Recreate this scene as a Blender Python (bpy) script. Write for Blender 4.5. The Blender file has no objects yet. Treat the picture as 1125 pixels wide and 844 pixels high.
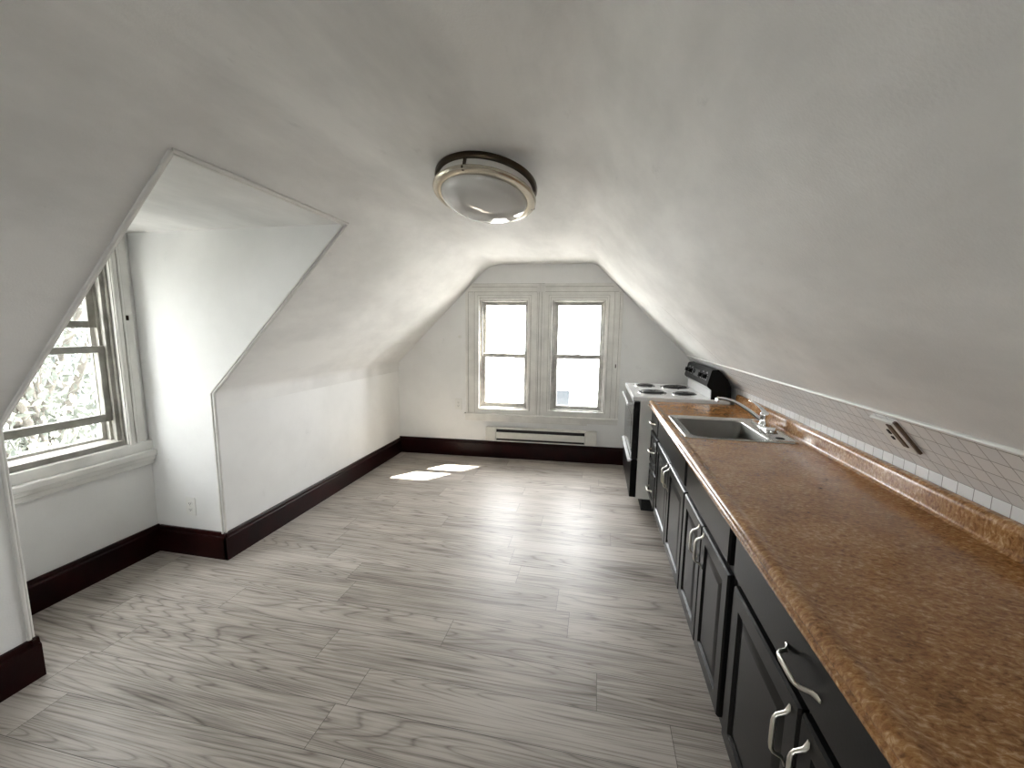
import bpy, bmesh, math, random
from mathutils import Vector, Matrix, Euler
random.seed(7)
S = bpy.context.scene
COL = S.collection
PI = math.pi

# ------------------------------------------------------------------ helpers
def link(name, me, mat, parent=None):
    o = bpy.data.objects.new(name, me)
    COL.objects.link(o)
    if mat is not None:
        for m in (mat if isinstance(mat, (list, tuple)) else [mat]):
            me.materials.append(m)
    if parent is not None:
        o.parent = parent
    return o

def finish(bm, name, mat, parent=None, smooth=None, bevel=None, fix=True):
    """bmesh -> one linked mesh object; smooth = auto-smooth angle in degrees"""
    if fix:
        bmesh.ops.recalc_face_normals(bm, faces=bm.faces[:])
    me = bpy.data.meshes.new(name)
    bm.to_mesh(me); bm.free()
    o = link(name, me, mat, parent)
    if smooth:
        for p in me.polygons:
            p.use_smooth = True
        me.set_sharp_from_angle(angle=math.radians(smooth))
    if bevel:
        b = o.modifiers.new('bevel', 'BEVEL')
        b.width = bevel; b.segments = 2; b.limit_method = 'ANGLE'; b.angle_limit = math.radians(40)
        b.harden_normals = False
    return o

def tag(o, label=None, cat=None, group=None, kind=None):
    if label: o['label'] = label
    if cat: o['category'] = cat
    if group: o['group'] = group
    if kind: o['kind'] = kind
    return o

def struct(o):
    o['kind'] = 'structure'
    return o

def empty(name, loc=(0, 0, 0)):
    o = bpy.data.objects.new(name, None)
    COL.objects.link(o)
    o.location = loc
    o.empty_display_size = 0.1
    return o

def box(bm, x0, x1, y0, y1, z0, z1):
    v = [bm.verts.new(p) for p in ((x0,y0,z0),(x1,y0,z0),(x1,y1,z0),(x0,y1,z0),(x0,y0,z1),(x1,y0,z1),(x1,y1,z1),(x0,y1,z1))]
    for f in ((0,3,2,1),(4,5,6,7),(0,1,5,4),(1,2,6,5),(2,3,7,6),(3,0,4,7)):
        bm.faces.new([v[i] for i in f])
    return v

def boxes(name, mat, parent, *bb, bevel=None):
    bm = bmesh.new()
    for b in bb: box(bm, *b)
    return finish(bm, name, mat, parent, bevel=bevel)

def prism(bm, pts, a0, a1, axis='y'):
    """polygon pts extruded along an axis.  axis y: pts are (x,z); axis x: (y,z); axis z: (x,y)"""
    def P(p, a):
        return {'y': (p[0], a, p[1]), 'x': (a, p[0], p[1]), 'z': (p[0], p[1], a)}[axis]
    A = [bm.verts.new(P(p, a0)) for p in pts]
    B = [bm.verts.new(P(p, a1)) for p in pts]
    n = len(pts)
    for i in range(n):
        bm.faces.new((A[i], A[(i+1) % n], B[(i+1) % n], B[i]))
    bm.faces.new(A[::-1]); bm.faces.new(B)

def lathe(bm, prof, c, segs=48, axis='z', cap=True):
    """prof: list of (radius, height)"""
    rings = []
    for r, h in prof:
        if r < 1e-6:
            p = {'z': (c[0], c[1], c[2]+h), 'x': (c[0]+h, c[1], c[2]), 'y': (c[0], c[1]+h, c[2])}[axis]
            rings.append([bm.verts.new(p)])
            continue
        ring = []
        for k in range(segs):
            a = 2*PI*k/segs
            u, w = r*math.cos(a), r*math.sin(a)
            p = {'z': (c[0]+u, c[1]+w, c[2]+h), 'x': (c[0]+h, c[1]+u, c[2]+w), 'y': (c[0]+u, c[1]+h, c[2]+w)}[axis]
            ring.append(bm.verts.new(p))
        rings.append(ring)
    for A, B in zip(rings, rings[1:]):
        for k in range(segs):
            k2 = (k+1) % segs
            if len(A) == 1 and len(B) == 1: continue
            if len(A) == 1: bm.faces.new((A[0], B[k], B[k2]))
            elif len(B) == 1: bm.faces.new((A[k], A[k2], B[0]))
            else: bm.faces.new((A[k], A[k2], B[k2], B[k]))
    if cap:
        for R in (rings[0], rings[-1]):
            if len(R) > 2:
                bm.faces.new(R)

def sweep(bm, pts, rad, segs=12, up=(0, 0, 1), closed=False):
    """tube along pts; rad is a number or a list of (a,b) half-axes (a across, b along up)"""
    pts = [Vector(p) for p in pts]
    n = len(pts)
    if not isinstance(rad, (list, tuple)): rad = [(rad, rad)]*n
    rad = [(r, r) if not isinstance(r, (list, tuple)) else r for r in rad]
    up = Vector(up)
    rings = []
    for i, p in enumerate(pts):
        if i == 0: t = pts[1]-pts[0]
        elif i == n-1: t = pts[-1]-pts[-2]
        else: t = (pts[i+1]-p).normalized()+(p-pts[i-1]).normalized()
        t.normalize()
        s = t.cross(up)
        if s.length < 1e-4: s = t.cross(Vector((0.3, 1, 0.1)))
        s.normalize(); w = s.cross(t).normalized()
        a, b = rad[i]
        rings.append([bm.verts.new(p + s*a*math.cos(2*PI*k/segs) + w*b*math.sin(2*PI*k/segs)) for k in range(segs)])
    for A, B in zip(rings, rings[1:]):
        for k in range(segs):
            bm.faces.new((A[k], A[(k+1) % segs], B[(k+1) % segs], B[k]))
    bm.faces.new(rings[0][::-1]); bm.faces.new(rings[-1])

def nest_panel(bm, y0, y1, z0, z1, x, steps):
    """lofted rectangular rings on the plane X = x; steps = (inset, height towards -X)"""
    prev = None
    for ins, hgt in steps:
        a, b, c, d = y0+ins, y1-ins, z0+ins, z1-ins
        ring = [bm.verts.new((x-hgt, p, q)) for p, q in ((a, c), (b, c), (b, d), (a, d))]
        if prev:
            for k in range(4):
                bm.faces.new((prev[k], prev[(k+1) % 4], ring[(k+1) % 4], ring[k]))
        else:
            bm.faces.new(ring[::-1])
        prev = ring
    bm.faces.new(prev)

def arc(cx, cz, r, a0, a1, n):
    return [(cx+r*math.cos(a0+(a1-a0)*i/n), cz+r*math.sin(a0+(a1-a0)*i/n)) for i in range(n+1)]

def fillet(p0, p1, p2, r, n=10):
    """points replacing corner p1 by an arc of radius r"""
    p0, p1, p2 = Vector(p0), Vector(p1), Vector(p2)
    a = (p0-p1).normalized(); b = (p2-p1).normalized()
    ang = a.angle(b)
    t = r/math.tan(ang/2)
    c = p1+(a+b).normalized()*(r/math.sin(ang/2))
    s = p1+a*t; e = p1+b*t
    v0 = s-c; v1 = e-c
    th = v0.angle(v1)
    sg = 1 if v0.x*v1.y-v0.y*v1.x > 0 else -1
    out = []
    for i in range(n+1):
        q = sg*th*i/n
        out.append((c.x+v0.x*math.cos(q)-v0.y*math.sin(q), c.y+v0.x*math.sin(q)+v0.y*math.cos(q)))
    return out

# ------------------------------------------------------------------ materials
def new_mat(name):
    m = bpy.data.materials.new(name); m.use_nodes = True
    nt = m.node_tree; b = nt.nodes['Principled BSDF']
    return m, nt, b

def N(nt, t, **kw):
    n = nt.nodes.new(t)
    for k, v in kw.items(): setattr(n, k, v)
    return n

def ramp(nt, stops):
    r = N(nt, 'ShaderNodeValToRGB')
    e = r.color_ramp.elements
    while len(e) < len(stops): e.new(0.5)
    for i, (p, c) in enumerate(stops):
        e[i].position = p
        e[i].color = (c[0], c[1], c[2], 1) if isinstance(c, (tuple, list)) else (c, c, c, 1)
    return r

def simple(name, col, rough=.5, metal=0, coat=0, noise=0, nscale=20, bump=0, bscale=200, spec=.5):
    m, nt, b = new_mat(name)
    b.inputs['Base Color'].default_value = (*col, 1)
    b.inputs['Roughness'].default_value = rough
    b.inputs['Metallic'].default_value = metal
    b.inputs['Coat Weight'].default_value = coat
    b.inputs['Specular IOR Level'].default_value = spec
    tc = N(nt, 'ShaderNodeTexCoord')
    if noise:
        n = N(nt, 'ShaderNodeTexNoise'); n.inputs['Scale'].default_value = nscale; n.inputs['Detail'].default_value = 4
        nt.links.new(tc.outputs['Object'], n.inputs['Vector'])
        r = ramp(nt, [(.3, tuple(c*(1-noise) for c in col)), (.7, tuple(min(1, c*(1+noise)) for c in col))])
        nt.links.new(n.outputs['Fac'], r.inputs['Fac']); nt.links.new(r.outputs['Color'], b.inputs['Base Color'])
    if bump:
        n = N(nt, 'ShaderNodeTexNoise'); n.inputs['Scale'].default_value = bscale; n.inputs['Detail'].default_value = 3
        nt.links.new(tc.outputs['Object'], n.inputs['Vector'])
        bp = N(nt, 'ShaderNodeBump'); bp.inputs['Strength'].default_value = bump; bp.inputs['Distance'].default_value = .002
        nt.links.new(n.outputs['Fac'], bp.inputs['Height']); nt.links.new(bp.outputs['Normal'], b.inputs['Normal'])
    return m

def plaster(name, col, smudge=.10, seed=0, stretch=(1, 1, 1)):
    m, nt, b = new_mat(name)
    L = nt.links.new
    tc = N(nt, 'ShaderNodeTexCoord')
    mp = N(nt, 'ShaderNodeMapping'); mp.inputs['Location'].default_value = (seed*3.1, seed*1.7, seed)
    mp.inputs['Scale'].default_value = stretch
    L(tc.outputs['Object'], mp.inputs['Vector'])
    n1 = N(nt, 'ShaderNodeTexNoise'); n1.inputs['Scale'].default_value = 1.6; n1.inputs['Detail'].default_value = 6; n1.inputs['Roughness'].default_value = .6
    L(mp.outputs['Vector'], n1.inputs['Vector'])
    r1 = ramp(nt, [(.36, tuple(c*(1-smudge) for c in col)), (.62, col)])
    L(n1.outputs['Fac'], r1.inputs['Fac'])
    # small scuffs
    n2 = N(nt, 'ShaderNodeTexNoise'); n2.inputs['Scale'].default_value = 7; n2.inputs['Detail'].default_value = 8; n2.inputs['Roughness'].default_value = .7
    L(mp.outputs['Vector'], n2.inputs['Vector'])
    r2 = ramp(nt, [(.64, 1.0), (.80, .82)])
    L(n2.outputs['Fac'], r2.inputs['Fac'])
    mx = N(nt, 'ShaderNodeMix', data_type='RGBA', blend_type='MULTIPLY'); mx.inputs['Factor'].default_value = 1
    L(r1.outputs['Color'], mx.inputs[6]); L(r2.outputs['Color'], mx.inputs[7])
    L(mx.outputs[2], b.inputs['Base Color'])
    b.inputs['Roughness'].default_value = .62
    b.inputs['Specular IOR Level'].default_value = .3
    n3 = N(nt, 'ShaderNodeTexNoise'); n3.inputs['Scale'].default_value = 160; n3.inputs['Detail'].default_value = 2
    L(tc.outputs['Object'], n3.inputs['Vector'])
    n4 = N(nt, 'ShaderNodeTexNoise'); n4.inputs['Scale'].default_value = 5; n4.inputs['Detail'].default_value = 4
    L(tc.outputs['Object'], n4.inputs['Vector'])
    ad = N(nt, 'ShaderNodeMath', operation='MULTIPLY_ADD'); ad.inputs[1].default_value = 6
    L(n4.outputs['Fac'], ad.inputs[0]); L(n3.outputs['Fac'], ad.inputs[2])
    bp = N(nt, 'ShaderNodeBump'); bp.inputs['Strength'].default_value = .35; bp.inputs['Distance'].default_value = .0016
    L(ad.outputs[0], bp.inputs['Height']); L(bp.outputs['Normal'], b.inputs['Normal'])
    return m

M = {}
M['wall'] = plaster('painted plaster', (.85, .853, .842), .08, 1)
M['ceil'] = plaster('aged ceiling plaster', (.84, .838, .822), .17, 2, (2.2, .8, 1))
M['trim'] = simple('white painted wood', (.76, .753, .72), .40, noise=.10, nscale=7, bump=.15, bscale=60)
M['base'] = simple('dark red brown baseboard paint', (.013, .0012, .0012), .32, noise=.5, nscale=5, bump=.2, bscale=40, spec=.14)
M['black'] = simple('black satin cabinet paint', (.0065, .0065, .0063), .30, bump=.06, bscale=120, spec=.22)
M['bowl'] = simple('steel bowl with painted shade', (.20, .198, .186), .32, metal=1, noise=.08, nscale=12)  # steel darkened in colour for the bowl's shade and dark reflections
M['dark'] = simple('dark recess', (.008, .008, .008), .7)
M['nickel'] = simple('brushed nickel pull', (.72, .70, .64), .30, metal=1)
M['chrome'] = simple('chrome', (.80, .80, .80), .08, metal=1)
M['steel'] = simple('stainless steel', (.47, .465, .44), .20, metal=1, noise=.06, nscale=30)
M['enamel'] = simple('white enamel', (.82, .83, .83), .14, coat=.3)
M['bodywhite'] = simple('white painted steel side', (.70, .70, .67), .35, noise=.04, nscale=6)
M['gloss_black'] = simple('gloss black plastic', (.006, .006, .006), .35, spec=.10)
M['oven_black'] = simple('gloss black oven front', (.010, .010, .010), .10)
M['sash'] = simple('worn grey sash paint', (.40, .39, .36), .45, noise=.22, nscale=14, bump=.2, bscale=60)
M['sash_dark'] = simple('bare weathered sash', (.28, .27, .24), .5, noise=.3, nscale=12, bump=.2, bscale=60)
M['seam'] = simple('grime and painted shadow seam', (.30, .28, .245), .8, noise=.3, nscale=25)  # dark tone for grime and for shadow lines painted along the casing beads
M['coil'] = simple('black heating coil', (.012, .012, .012), .45)
M['bronze'] = simple('dark bronze lamp band', (.060, .045, .030), .30, metal=1)
M['ringmetal'] = simple('brushed nickel lamp ring', (.60, .56, .47), .25, metal=1)
M['opal'] = simple('opal lamp dome', (.62, .62, .60), .035, coat=1.0)
M['drum'] = simple('opal drum', (.70, .69, .65), .35)
M['plate'] = simple('white plastic plate', (.82, .82, .79), .3)
M['brownplastic'] = simple('brown plastic socket', (.10, .065, .04), .35)
M['heater'] = simple('cream enamel heater', (.72, .708, .66), .38, noise=.06, nscale=14)
M['mark'] = simple('white printed mark', (.75, .75, .75), .4)

def glass_mat():
    m = bpy.data.materials.new('window glass'); m.use_nodes = True
    nt = m.node_tree; nt.nodes.clear()
    out = N(nt, 'ShaderNodeOutputMaterial')
    tr = N(nt, 'ShaderNodeBsdfTransparent'); tr.inputs['Color'].default_value = (.96, .965, .965, 1)
    gl = N(nt, 'ShaderNodeBsdfGlossy'); gl.inputs['Roughness'].default_value = .02
    fr = N(nt, 'ShaderNodeFresnel'); fr.inputs['IOR'].default_value = 1.3
    mx = N(nt, 'ShaderNodeMixShader')
    ge = N(nt, 'ShaderNodeNewGeometry'); k = N(nt, 'ShaderNodeMath', operation='SUBTRACT'); k.inputs[0].default_value = 1
    nt.links.new(ge.outputs['Backfacing'], k.inputs[1])
    mu = N(nt, 'ShaderNodeMath', operation='MULTIPLY'); nt.links.new(fr.outputs[0], mu.inputs[0]); nt.links.new(k.outputs[0], mu.inputs[1])
    nt.links.new(mu.outputs[0], mx.inputs[0]); nt.links.new(tr.outputs[0], mx.inputs[1]); nt.links.new(gl.outputs[0], mx.inputs[2])
    nt.links.new(mx.outputs[0], out.inputs['Surface'])
    return m
M['glass'] = glass_mat()

def floor_mat():
    m, nt, b = new_mat('grey wood plank'); L = nt.links.new
    tc = N(nt, 'ShaderNodeTexCoord')
    br = N(nt, 'ShaderNodeTexBrick')
    br.offset = 0; br.squash = 1
    br.inputs['Color1'].default_value = (0, 0, 0, 1); br.inputs['Color2'].default_value = (1, 1, 1, 1)
    br.inputs['Mortar'].default_value = (.5, .5, .5, 1)
    br.inputs['Scale'].default_value = 1; br.inputs['Brick Width'].default_value = 1.22; br.inputs['Row Height'].default_value = .181
    br.inputs['Mortar Size'].default_value = .0011; br.inputs['Mortar Smooth'].default_value = .1; br.inputs['Bias'].default_value = 0
    sx_ = N(nt, 'ShaderNodeSeparateXYZ'); L(tc.outputs['Object'], sx_.inputs[0])
    rw = N(nt, 'ShaderNodeMath', operation='DIVIDE'); rw.inputs[1].default_value = .181; L(sx_.outputs[1], rw.inputs[0])
    fl = N(nt, 'ShaderNodeMath', operation='FLOOR'); L(rw.outputs[0], fl.inputs[0])
    wn = N(nt, 'ShaderNodeTexWhiteNoise', noise_dimensions='1D'); L(fl.outputs[0], wn.inputs['W'])
    ax = N(nt, 'ShaderNodeMath', operation='MULTIPLY_ADD'); ax.inputs[1].default_value = 3.66; L(wn.outputs['Value'], ax.inputs[0]); L(sx_.outputs[0], ax.inputs[2])
    cv = N(nt, 'ShaderNodeCombineXYZ'); L(ax.outputs[0], cv.inputs[0]); L(sx_.outputs[1], cv.inputs[1])
    L(cv.outputs[0], br.inputs['Vector'])
    sep = N(nt, 'ShaderNodeSeparateColor'); L(br.outputs['Color'], sep.inputs[0])
    # per-plank offset of the grain
    off = N(nt, 'ShaderNodeVectorMath', operation='MULTIPLY_ADD')
    cmb = N(nt, 'ShaderNodeCombineXYZ')
    for i in range(3): L(sep.outputs[0], cmb.inputs[i])
    off.inputs[1].default_value = (17.3, 9.1, 5.7)
    L(cmb.outputs[0], off.inputs[0]); L(tc.outputs['Object'], off.inputs[2])
    st = N(nt, 'ShaderNodeMapping'); st.inputs['Scale'].default_value = (.5, 7.5, 1)
    L(off.outputs[0], st.inputs['Vector'])
    # cathedral rings: contour lines of a stretched noise field
    n1 = N(nt, 'ShaderNodeTexNoise'); n1.inputs['Scale'].default_value = 1.15; n1.inputs['Detail'].default_value = .6; n1.inputs['Roughness'].default_value = .4
    L(st.outputs[0], n1.inputs['Vector'])
    mu = N(nt, 'ShaderNodeMath', operation='MULTIPLY'); mu.inputs[1].default_value = 24; L(n1.outputs['Fac'], mu.inputs[0])
    fr = N(nt, 'ShaderNodeMath', operation='PINGPONG'); fr.inputs[1].default_value = .5; L(mu.outputs[0], fr.inputs[0])
    rl = ramp(nt, [(0.0, 0.0), (.12, .7), (.5, 1.0)]); L(fr.outputs[0], rl.inputs['Fac'])
    # fine streaks
    st2 = N(nt, 'ShaderNodeMapping'); st2.inputs['Scale'].default_value = (1.8, 60, 1)
    L(off.outputs[0], st2.inputs['Vector'])
    n2 = N(nt, 'ShaderNodeTexNoise'); n2.inputs['Scale'].default_value = 1.6; n2.inputs['Detail'].default_value = 5; n2.inputs['Roughness'].default_value = .65
    L(st2.outputs[0], n2.inputs['Vector'])
    # broad light/dark drift along a plank
    st3 = N(nt, 'ShaderNodeMapping'); st3.inputs['Scale'].default_value = (1.3, 6, 1)
    L(off.outputs[0], st3.inputs['Vector'])
    n3 = N(nt, 'ShaderNodeTexNoise'); n3.inputs['Scale'].default_value = 1.3; n3.inputs['Detail'].default_value = 3
    L(st3.outputs[0], n3.inputs['Vector'])
    a1 = N(nt, 'ShaderNodeMath', operation='MULTIPLY'); a1.inputs[1].default_value = .27; L(rl.outputs['Color'], a1.inputs[0])
    a2 = N(nt, 'ShaderNodeMath', operation='MULTIPLY_ADD'); a2.inputs[1].default_value = .95; L(n2.outputs['Fac'], a2.inputs[0]); L(a1.outputs[0], a2.inputs[2])
    a3 = N(nt, 'ShaderNodeMath', operation='MULTIPLY_ADD'); a3.inputs[1].default_value = .55; L(n3.outputs['Fac'], a3.inputs[0]); L(a2.outputs[0], a3.inputs[2])
    a4 = N(nt, 'ShaderNodeMath', operation='MULTIPLY_ADD'); a4.inputs[1].default_value = .16; L(sep.outputs[0], a4.inputs[0]); L(a3.outputs[0], a4.inputs[2])
    col = ramp(nt, [(.55, (.125, .106, .090)), (.75, (.300, .268, .235)), (.95, (.485, .445, .40)), (1.0, (.51, .47, .43))])
    nrm = N(nt, 'ShaderNodeMath', operation='MULTIPLY'); nrm.inputs[1].default_value = .82
    L(a4.outputs[0], nrm.inputs[0]); L(nrm.outputs[0], col.inputs['Fac'])
    seam = N(nt, 'ShaderNodeMix', data_type='RGBA', blend_type='MIX'); seam.inputs[7].default_value = (.09, .08, .07, 1)
    L(br.outputs['Fac'], seam.inputs[0]); L(col.outputs['Color'], seam.inputs[6])
    L(seam.outputs[2], b.inputs['Base Color'])
    rr = N(nt, 'ShaderNodeMapRange'); rr.inputs['To Min'].default_value = .48; rr.inputs['To Max'].default_value = .36
    L(n2.outputs['Fac'], rr.inputs[0]); L(rr.outputs[0], b.inputs['Roughness'])
    bp = N(nt, 'ShaderNodeBump'); bp.inputs['Strength'].default_value = .25; bp.inputs['Distance'].default_value = .0015
    sb = N(nt, 'ShaderNodeMath', operation='SUBTRACT'); L(a2.outputs[0], sb.inputs[0]); L(br.outputs['Fac'], sb.inputs[1])
    L(sb.outputs[0], bp.inputs['Height']); L(bp.outputs['Normal'], b.inputs['Normal'])
    return m
M['floor'] = floor_mat()

def laminate():
    m, nt, b = new_mat('brown speckled laminate'); L = nt.links.new
    tc = N(nt, 'ShaderNodeTexCoord')
    mp = N(nt, 'ShaderNodeMapping'); mp.inputs['Rotation'].default_value = (0, 0, .5); mp.inputs['Scale'].default_value = (1, 1.6, 1)
    L(tc.outputs['Object'], mp.inputs['Vector'])
    n1 = N(nt, 'ShaderNodeTexNoise'); n1.inputs['Scale'].default_value = 72; n1.inputs['Detail'].default_value = 5; n1.inputs['Roughness'].default_value = .65; n1.inputs['Distortion'].default_value = .6
    L(mp.outputs[0], n1.inputs['Vector'])
    n2 = N(nt, 'ShaderNodeTexNoise'); n2.inputs['Scale'].default_value = 9; n2.inputs['Detail'].default_value = 3
    L(mp.outputs[0], n2.inputs['Vector'])
    ad = N(nt, 'ShaderNodeMath', operation='MULTIPLY_ADD'); ad.inputs[1].default_value = .35
    L(n2.outputs['Fac'], ad.inputs[0]); L(n1.outputs['Fac'], ad.inputs[2])
    r = ramp(nt, [(.45, (.125, .048, .012)), (.60, (.285, .130, .040)), (.74, (.42, .215, .078)), (.90, (.66, .44, .23))])
    L(ad.outputs[0], r.inputs['Fac']); L(r.outputs['Color'], b.inputs['Base Color'])
    b.inputs['Roughness'].default_value = .20
    b.inputs['Specular IOR Level'].default_value = .42
    return m
M['laminate'] = laminate()

def tile_mat():
    m, nt, b = new_mat('white square tile'); L = nt.links.new
    uv = N(nt, 'ShaderNodeUVMap'); uv.uv_map = 'tile'
    br = N(nt, 'ShaderNodeTexBrick'); br.offset = 0; br.squash = 1
    br.inputs['Color1'].default_value = (.76, .77, .77, 1); br.inputs['Color2'].default_value = (.82, .82, .81, 1)
    br.inputs['Mortar'].default_value = (.26, .25, .24, 1)
    br.inputs['Scale'].default_value = 1; br.inputs['Brick Width'].default_value = .054; br.inputs['Row Height'].default_value = .054
    br.inputs['Mortar Size'].default_value = .0013; br.inputs['Mortar Smooth'].default_value = .2; br.inputs['Bias'].default_value = 0
    L(uv.outputs[0], br.inputs['Vector']); L(br.outputs['Color'], b.inputs['Base Color'])
    b.inputs['Roughness'].default_value = .28
    inv = N(nt, 'ShaderNodeMath', operation='SUBTRACT'); inv.inputs[0].default_value = 1; L(br.outputs['Fac'], inv.inputs[1])
    bp = N(nt, 'ShaderNodeBump'); bp.inputs['Strength'].default_value = .6; bp.inputs['Distance'].default_value = .001
    L(inv.outputs[0], bp.inputs['Height']); L(bp.outputs['Normal'], b.inputs['Normal'])
    return m
M['tile'] = tile_mat()

def leaf_mat(name, a, bcol):
    m, nt, b = new_mat(name); L = nt.links.new
    tc = N(nt, 'ShaderNodeTexCoord'); n = N(nt, 'ShaderNodeTexNoise'); n.inputs['Scale'].default_value = 2.5
    L(tc.outputs['Object'], n.inputs['Vector'])
    r = ramp(nt, [(.35, a), (.65, bcol)]); L(n.outputs['Fac'], r.inputs['Fac']); L(r.outputs['Color'], b.inputs['Base Color'])
    b.inputs['Roughness'].default_value = .6
    b.inputs['Subsurface Weight'].default_value = 0
    return m
M['leaf'] = leaf_mat('green leaves', (.08, .094, .080), (.17, .18, .155))
M['leaf_blue'] = leaf_mat('blue green leaves', (.10, .12, .125), (.18, .20, .205))
M['bark'] = simple('bark', (.13, .12, .105), .9, noise=.3, nscale=12)
M['lawn'] = simple('pale gravel yard', (.24, .24, .235), .9, noise=.4, nscale=3)
M['siding'] = simple('pale house siding', (.55, .55, .53), .7, noise=.05, nscale=4)
M['shingle'] = simple('grey roof shingle', (.16, .15, .15), .85, noise=.25, nscale=20)
M['pane_dark'] = simple('dark pane', (.03, .035, .04), .1)

# ------------------------------------------------------------------ room dimensions (metres)
XL = -2.2253         # knee wall
YN, YF = 1.1104, 2.033   # dormer opening, near and far edge
YB = 4.384           # back wall at the knee wall; the wall is 2.6 degrees off square
TAN = .045
YFRONT = -1.9
YEND = 4.545
ZK = 1.051; XLC = -1.157; ZC = 2.129; XRC = -.039
XT, ZT = .892, 1.208     # top edge of tile
XW, ZFOLD = 1.045, 1.027  # right knee wall
ZD = 1.987               # dormer ceiling
XD = XL + (ZD-ZK)*(XLC-XL)/(ZC-ZK)
XWIN = -2.747            # dormer window wall
ANG = math.atan(TAN)
BACK = Matrix.Translation((XL, YB, 0)) @ Matrix.Rotation(ANG, 4, 'Z') @ Matrix.Translation((-XL, -YB, 0))
def to_back(o):
    """things on the gable wall are laid out square and turned with it about the knee-wall corner"""
    o.matrix_world = BACK @ Matrix.Translation(o.location)
    return o

# ------------------------------------------------------------------ shell
struct(boxes('floor', M['floor'], None, (-2.95, 1.25, YFRONT-.1, 4.62, -.12, 0)))

prof = [(XL, ZK-.10)]
prof += fillet((XL, 0), (XL, ZK), (XLC, ZC), .09, 8)
prof += [(XD, ZD)] 
prof += fillet((XL, ZK), (XLC, ZC), (XRC, ZC), .30, 14)
prof += [(-.75, ZC), (-.45, ZC)]
prof += fillet((XLC, ZC), (XRC, ZC), (XT, ZT), .14, 12)
prof += [(.40, ZC+(ZT-ZC)*(.40-XRC)/(XT-XRC)), (XT, ZT)]
kD = prof.index((XD, ZD))
bm = bmesh.new()
ys = [YFRONT, YFRONT*.5, -.2, .5, YN, YF, 2.5, 3.2, 3.9, YEND]
grid = [[bm.verts.new((x, y, z)) for (x, z) in prof] for y in ys]
for j in range(len(ys)-1):
    for i in range(len(prof)-1):
        if ys[j] == YN and i < kD: continue
        bm.faces.new((grid[j][i], grid[j+1][i], grid[j+1][i+1], grid[j][i+1]))
for f in bm.faces:
    f.normal_update()
    c = f.calc_center_median()
    if f.normal.dot(Vector((-.5, c.y, .8))-c) < 0: f.normal_flip()
ceiling = struct(finish(bm, 'ceiling', M['ceil'], smooth=40, fix=False))

bm = bmesh.new()
for a, b in ((YFRONT, YN), (YF, YEND)):
    v = [bm.verts.new(p) for p in ((XL, a, 0), (XL, b, 0), (XL, b, ZK-.10), (XL, a, ZK-.10))]
    bm.faces.new(v)
struct(finish(bm, 'wall_left', M['wall'], fix=False))

# cheeks of the dormer (side walls), each with the outline of the slope
cheek = [(XWIN, 0), (XL, 0), (XL, ZK), (XD, ZD), (XWIN, ZD)]
for nm, y, t in (('wall_dormer_far', YF, .06), ('wall_dormer_near', YN, -.06)):
    bm = bmesh.new()
    v = [bm.verts.new((x, y, z)) for x, z in cheek]
    f = bm.faces.new(v if t < 0 else v[::-1])
    struct(finish(bm, nm, M['wall'], fix=False))
bm = bmesh.new()
v = [bm.verts.new(p) for p in ((XWIN, YN, ZD), (XD, YN, ZD), (XD, YF, ZD), (XWIN, YF, ZD))]
bm.faces.new(v[::-1])
struct(finish(bm, 'ceiling_dormer', M['ceil'], fix=False))

# dormer window opening
DW = dict(y0=1.235, y1=1.905, z0=.735, z1=1.84)
struct(boxes('wall_dormer_end', M['wall'], None,
    (XWIN-.14, XWIN, YN-.03, DW['y0'], -.1, ZD+.05), (XWIN-.14, XWIN, DW['y1'], YF+.03, -.1, ZD+.05),
    (XWIN-.14, XWIN, DW['y0'], DW['y1'], -.1, DW['z0']), (XWIN-.14, XWIN, DW['y0'], DW['y1'], DW['z1'], ZD+.05)))

# right knee wall, hidden behind the backsplash
struct(boxes('wall_right', M['wall'], None, (XW, XW+.05, YFRONT, YEND, 0, .99)))
# tile band: one vertical course, then up the slope
bm = bmesh.new()
uvl = bm.loops.layers.uv.new('tile')
Ls = math.hypot(XT-XW, ZT-ZFOLD)
rows = [((XW, .985), -.042), ((XW, ZFOLD), 0), ((XT, ZT), Ls)]
for (p, u), (q, w) in zip(rows, rows[1:]):
    v = [bm.verts.new(c) for c in ((p[0], YFRONT, p[1]), (p[0], YEND, p[1]), (q[0], YEND, q[1]), (q[0], YFRONT, q[1]))]
    f = bm.faces.new(v)
    for l, (a, b) in zip(f.loops, ((YFRONT, u), (YEND, u), (YEND, w), (YFRONT, w))):
        l[uvl].uv = (a+10, b+.054*20)
    f.normal_update()
    if f.normal.x > 0: f.normal_flip()
struct(finish(bm, 'wall_tile', M['tile'], fix=False))
# white bead along the top of the tile
bm = bmesh.new()
sweep(bm, [(XT-.003, YFRONT, ZT-.003), (XT-.003, YEND-.14, ZT-.003)], .006, 8)
struct(finish(bm, 'trim_tile', M['plate'], smooth=50))

# gable wall at the back with two openings (laid out square, then turned)
OL = (-1.268, -.735, .568, 1.757)
OR = (-.478, .082, .568, 1.760)
yb0, yb1 = YB, YB+.15
wb = boxes('wall_back', M['wall'], None,
    (XL-.1, OL[0], yb0, yb1, -.1, 2.3), (OL[1], OR[0], yb0, yb1, -.1, 2.3), (OR[1], 1.2, yb0, yb1, -.1, 2.3),
    (OL[0], OL[1], yb0, yb1, -.1, OL[2]), (OL[0], OL[1], yb0, yb1, OL[3], 2.3),
    (OR[0], OR[1], yb0, yb1, -.1, OR[2]), (OR[0], OR[1], yb0, yb1, OR[3], 2.3))
struct(to_back(wb))
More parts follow.
